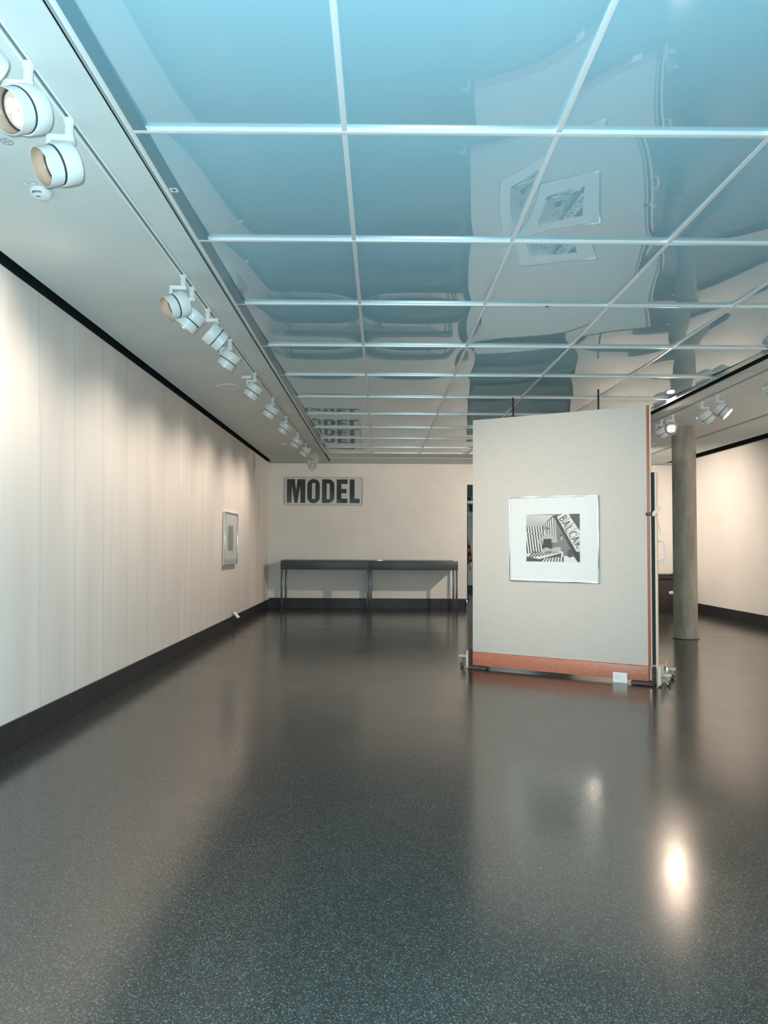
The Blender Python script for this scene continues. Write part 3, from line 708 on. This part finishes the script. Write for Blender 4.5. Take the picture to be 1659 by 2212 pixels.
# ------------------------------------------------------------------ flight case, door stop
t = thing('flight_case', 'dark flight case with oval white badge standing behind the column', 'case', (6.08, 14.55, 0))
b = B(); box(b, (-.50, -.26, .0), (.50, .26, .70), bev=.006); obj('body', b, 'case', t)
b = B(); box(b, (-.50, -.26, .704), (.50, .26, .80), bev=.006); obj('lid', b, 'case', t)
b = B()
for z in (.690, .712): box(b, (-.504, -.266, z), (.504, .262, z + .012))
box(b, (-.504, -.266, .795), (.504, .262, .812))
obj('edge_trim', b, 'blackmetal', t)
b = B(); prism(b, rrect(.09, .40, .21, .46, .03), -.2645, -.261, 0, lambda x, y, z: Vector((x, z, y))); bd = obj('badge', b, 'matte', t)
b = B()
for k in range(6): box(b, (.115 + .012 * k, -.2652, .424), (.122 + .012 * k, -.2646, .437))
obj('lettering', b, 'photo2', bd)
b = B()
for k in (0, 1):
    tube(b, [(.19 + .06 * k, -.15, .812), (.20 + .06 * k, -.16, .836), (.215 + .06 * k, -.16, .836), (.225 + .06 * k, -.15, .812)], .007, 10)
obj('latch', b, 'blackmetal', t)
t = thing('door_stop', 'tiny white post on floor at the doorway edge', 'door stop', (1.915, YB - .055, 0))
b = B(); lathe(b, [(0, .001), (.02, .001), (.018, .02), (.012, .03), (.012, .15), (0, .15)], 20); obj('post', b, 'trackslot', t)
b = B(); lathe(b, [(0, .15), (.022, .15), (.024, .19), (.014, .21), (0, .21)], 20); obj('cap', b, 'white', t)

# ------------------------------------------------------------------ person seen through the doorway
def skin(name, verts, edges, rad, mt, parent, root=0, sub=2):
    me = bpy.data.meshes.new(name); me.from_pydata(verts, edges, [])
    o = link(name, me, parent); me.materials.append(M[mt])
    md = o.modifiers.new('Skin', 'SKIN'); md.use_smooth_shade = True
    if not me.skin_vertices:
        bpy.context.view_layer.objects.active = o
        me.attributes.new('x', 'FLOAT', 'POINT') if False else None
    sv = me.skin_vertices
    if not sv: 
        bpy.context.view_layer.objects.active = o; bpy.ops.mesh.customdata_skin_add(); sv = me.skin_vertices
    for i, r in enumerate(rad):
        r = r if isinstance(r, tuple) else (r, r)
        sv[0].data[i].radius = r; sv[0].data[i].use_root = (i == root)
    s = o.modifiers.new('Sub', 'SUBSURF'); s.levels = sub; s.render_levels = sub
    # bake so that the object carries a plain mesh
    dg = bpy.context.evaluated_depsgraph_get(); ev = o.evaluated_get(dg); nm = bpy.data.meshes.new_from_object(ev)
    for md in list(o.modifiers): o.modifiers.remove(md)
    o.data = nm; nm.name = name
    for p_ in nm.polygons: p_.use_smooth = True
    return o
person = thing('person', 'person in red and black plaid shirt and dark trousers seen through the doorway', 'person', (2.06, 17.3, 0), .35); person.scale = (1.07, 1.07, 1.07)
V = [(0, 0, .95), (0, 0, 1.10), (0, .0, 1.28), (0, .01, 1.42), (0, .0, 1.52), (0, -.02, 1.60), (0, -.03, 1.68), (0, -.02, 1.75)]
R_ = [(.15, .11), (.14, .10), (.16, .11), (.13, .09), .055, (.070, .082), (.078, .095), (.055, .065)]
E_ = [(0, 1), (1, 2), (2, 3), (3, 4), (4, 5), (5, 6), (6, 7)]
for s in (-1, 1):
    n0 = len(V)
    V += [(s * .10, 0, .90), (s * .11, -.01, .50), (s * .11, .01, .10), (s * .11, -.01, .05), (s * .12, -.16, .035)]
    R_ += [.085, .055, .042, .042, (.036, .028)]; E_ += [(0, n0), (n0, n0 + 1), (n0 + 1, n0 + 2), (n0 + 2, n0 + 3), (n0 + 3, n0 + 4)]
    n0 = len(V)
    V += [(s * .18, .01, 1.42), (s * .235, .02, 1.15), (s * .25, -.03, .90), (s * .25, -.05, .83)]
    R_ += [.052, .042, .030, (.018, .036)]; E_ += [(3, n0), (n0, n0 + 1), (n0 + 1, n0 + 2), (n0 + 2, n0 + 3)]
    w = n0 + 3
    for fi, (dx, dy, L_) in enumerate(((-.0, -.030, .070), (0, -.010, .080), (0, .010, .075), (0, .028, .058))):
        n1 = len(V)
        V += [(s * .25 + dx, -.055 + dy, .79), (s * .245, -.065 + dy, .79 - L_ * .55), (s * .232, -.070 + dy, .79 - L_)]
        R_ += [.0095, .0088, .008]; E_ += [(w, n1), (n1, n1 + 1), (n1 + 1, n1 + 2)]
    n1 = len(V); V += [(s * .238, -.095, .81), (s * .228, -.105, .77)]; R_ += [.011, .009]; E_ += [(w, n1), (n1, n1 + 1)]
V.append((0, -.125, 1.665)); R_.append((.012, .014)); E_.append((6, len(V) - 1))
skin('body', V, E_, R_, 'skin', person)
V = [(0, 0, .88), (0, 0, 1.10), (0, 0, 1.28), (0, .01, 1.42), (0, 0, 1.49)]; R_ = [(.185, .14), (.175, .13), (.19, .135), (.15, .11), .075]; E_ = [(0, 1), (1, 2), (2, 3), (3, 4)]
for s in (-1, 1):
    n0 = len(V); V += [(s * .185, .01, 1.415), (s * .24, .02, 1.15), (s * .253, -.03, .90)]; R_ += [.075, .062, .052]; E_ += [(3, n0), (n0, n0 + 1), (n0 + 1, n0 + 2)]
skin('plaid_shirt', V, E_, R_, 'plaid', person)
V = [(0, 0, .95)]; R_ = [(.165, .125)]; E_ = []
for s in (-1, 1):
    n0 = len(V); V += [(s * .10, 0, .88), (s * .11, -.01, .50), (s * .11, .01, .09)]; R_ += [.102, .075, .065]; E_ += [(0, n0), (n0, n0 + 1), (n0 + 1, n0 + 2)]
skin('trousers', V, E_, R_, 'trouser', person)
for s in (-1, 1):
    b = B(); bmesh.ops.create_uvsphere(b, u_segments=18, v_segments=10, radius=1)
    for v in b.verts:
        v.co = Vector((v.co.x * .052 + s * .115, v.co.y * .145 - .075, max(v.co.z, -.55) * .055 + .031)); 
    for f in b.faces: f.smooth = True
    obj('shoe', b, 'shoe', person)
b = B(); bmesh.ops.create_uvsphere(b, u_segments=22, v_segments=14, radius=1)
for v in b.verts:
    q = v.co.copy(); v.co = Vector((q.x * .093, q.y * .112 + .012, q.z * .105 + 1.725))
    if q.y < -.45 and q.z < .45: v.co = Vector((q.x * .07, -.02, q.z * .09 + 1.74))
for f in b.faces: f.smooth = True
obj('hair', b, 'hair', person)

# ------------------------------------------------------------------ light: camera flash, doorway room
L = bpy.data.lights.new('camera_flash', 'SPOT'); L.energy = 820; L.color = (.58, .88, .97); L.shadow_soft_size = .018; L.spot_size = math.radians(150); L.spot_blend = .55
fl = bpy.data.objects.new('camera_flash', L); COL.objects.link(fl); fl.location = (-.045, -.01, 1.45); fl.rotation_euler = Vector((0, 1, .28)).to_track_quat('-Z', 'Y').to_euler()
L = bpy.data.lights.new('beyond_fill', 'AREA'); L.energy = 42; L.size = 1.2; L.color = (.75, .92, 1)  # unseen fill added to brighten the room past the doorway
o = bpy.data.objects.new('beyond_fill', L); COL.objects.link(o); o.location = (3.4, 17.5, 2.95)

# ------------------------------------------------------------------ world, camera
w = bpy.data.worlds.new('world'); S.world = w; w.use_nodes = True
w.node_tree.nodes['Background'].inputs[0].default_value = (.5, .62, .7, 1); w.node_tree.nodes['Background'].inputs[1].default_value = .05
yaw, pitch, roll, cyp, F = .00430701, .03566591, -.00524100, 1127.25477, 1440.
fw = Vector((math.sin(yaw) * math.cos(pitch), math.cos(yaw) * math.cos(pitch), math.sin(pitch))); r = Vector((math.cos(yaw), -math.sin(yaw), 0)); d = fw.cross(r)
r2 = r * math.cos(roll) + d * math.sin(roll); d2 = d * math.cos(roll) - r * math.sin(roll)
cam = bpy.data.cameras.new('camera'); co = bpy.data.objects.new('camera', cam); COL.objects.link(co)
mw = Matrix((r2, -d2, -fw)).transposed().to_4x4(); mw.translation = (0, 0, 1.40); co.matrix_world = mw
cam.sensor_fit = 'AUTO'; cam.sensor_width = 36; cam.lens = 36 * F / 2212; cam.shift_y = (cyp - 1106) / 2212; cam.clip_start = .05
S.camera = co
S.view_settings.view_transform = 'Standard'; S.view_settings.look = 'None'; S.view_settings.gamma = 1; S.view_settings.exposure = 0
S.cycles.use_denoising = True; S.cycles.max_bounces = 8; S.cycles.diffuse_bounces = 4; S.cycles.glossy_bounces = 5; S.cycles.transparent_max_bounces = 12
S.cycles.sample_clamp_indirect = 60; S.cycles.caustics_reflective = True
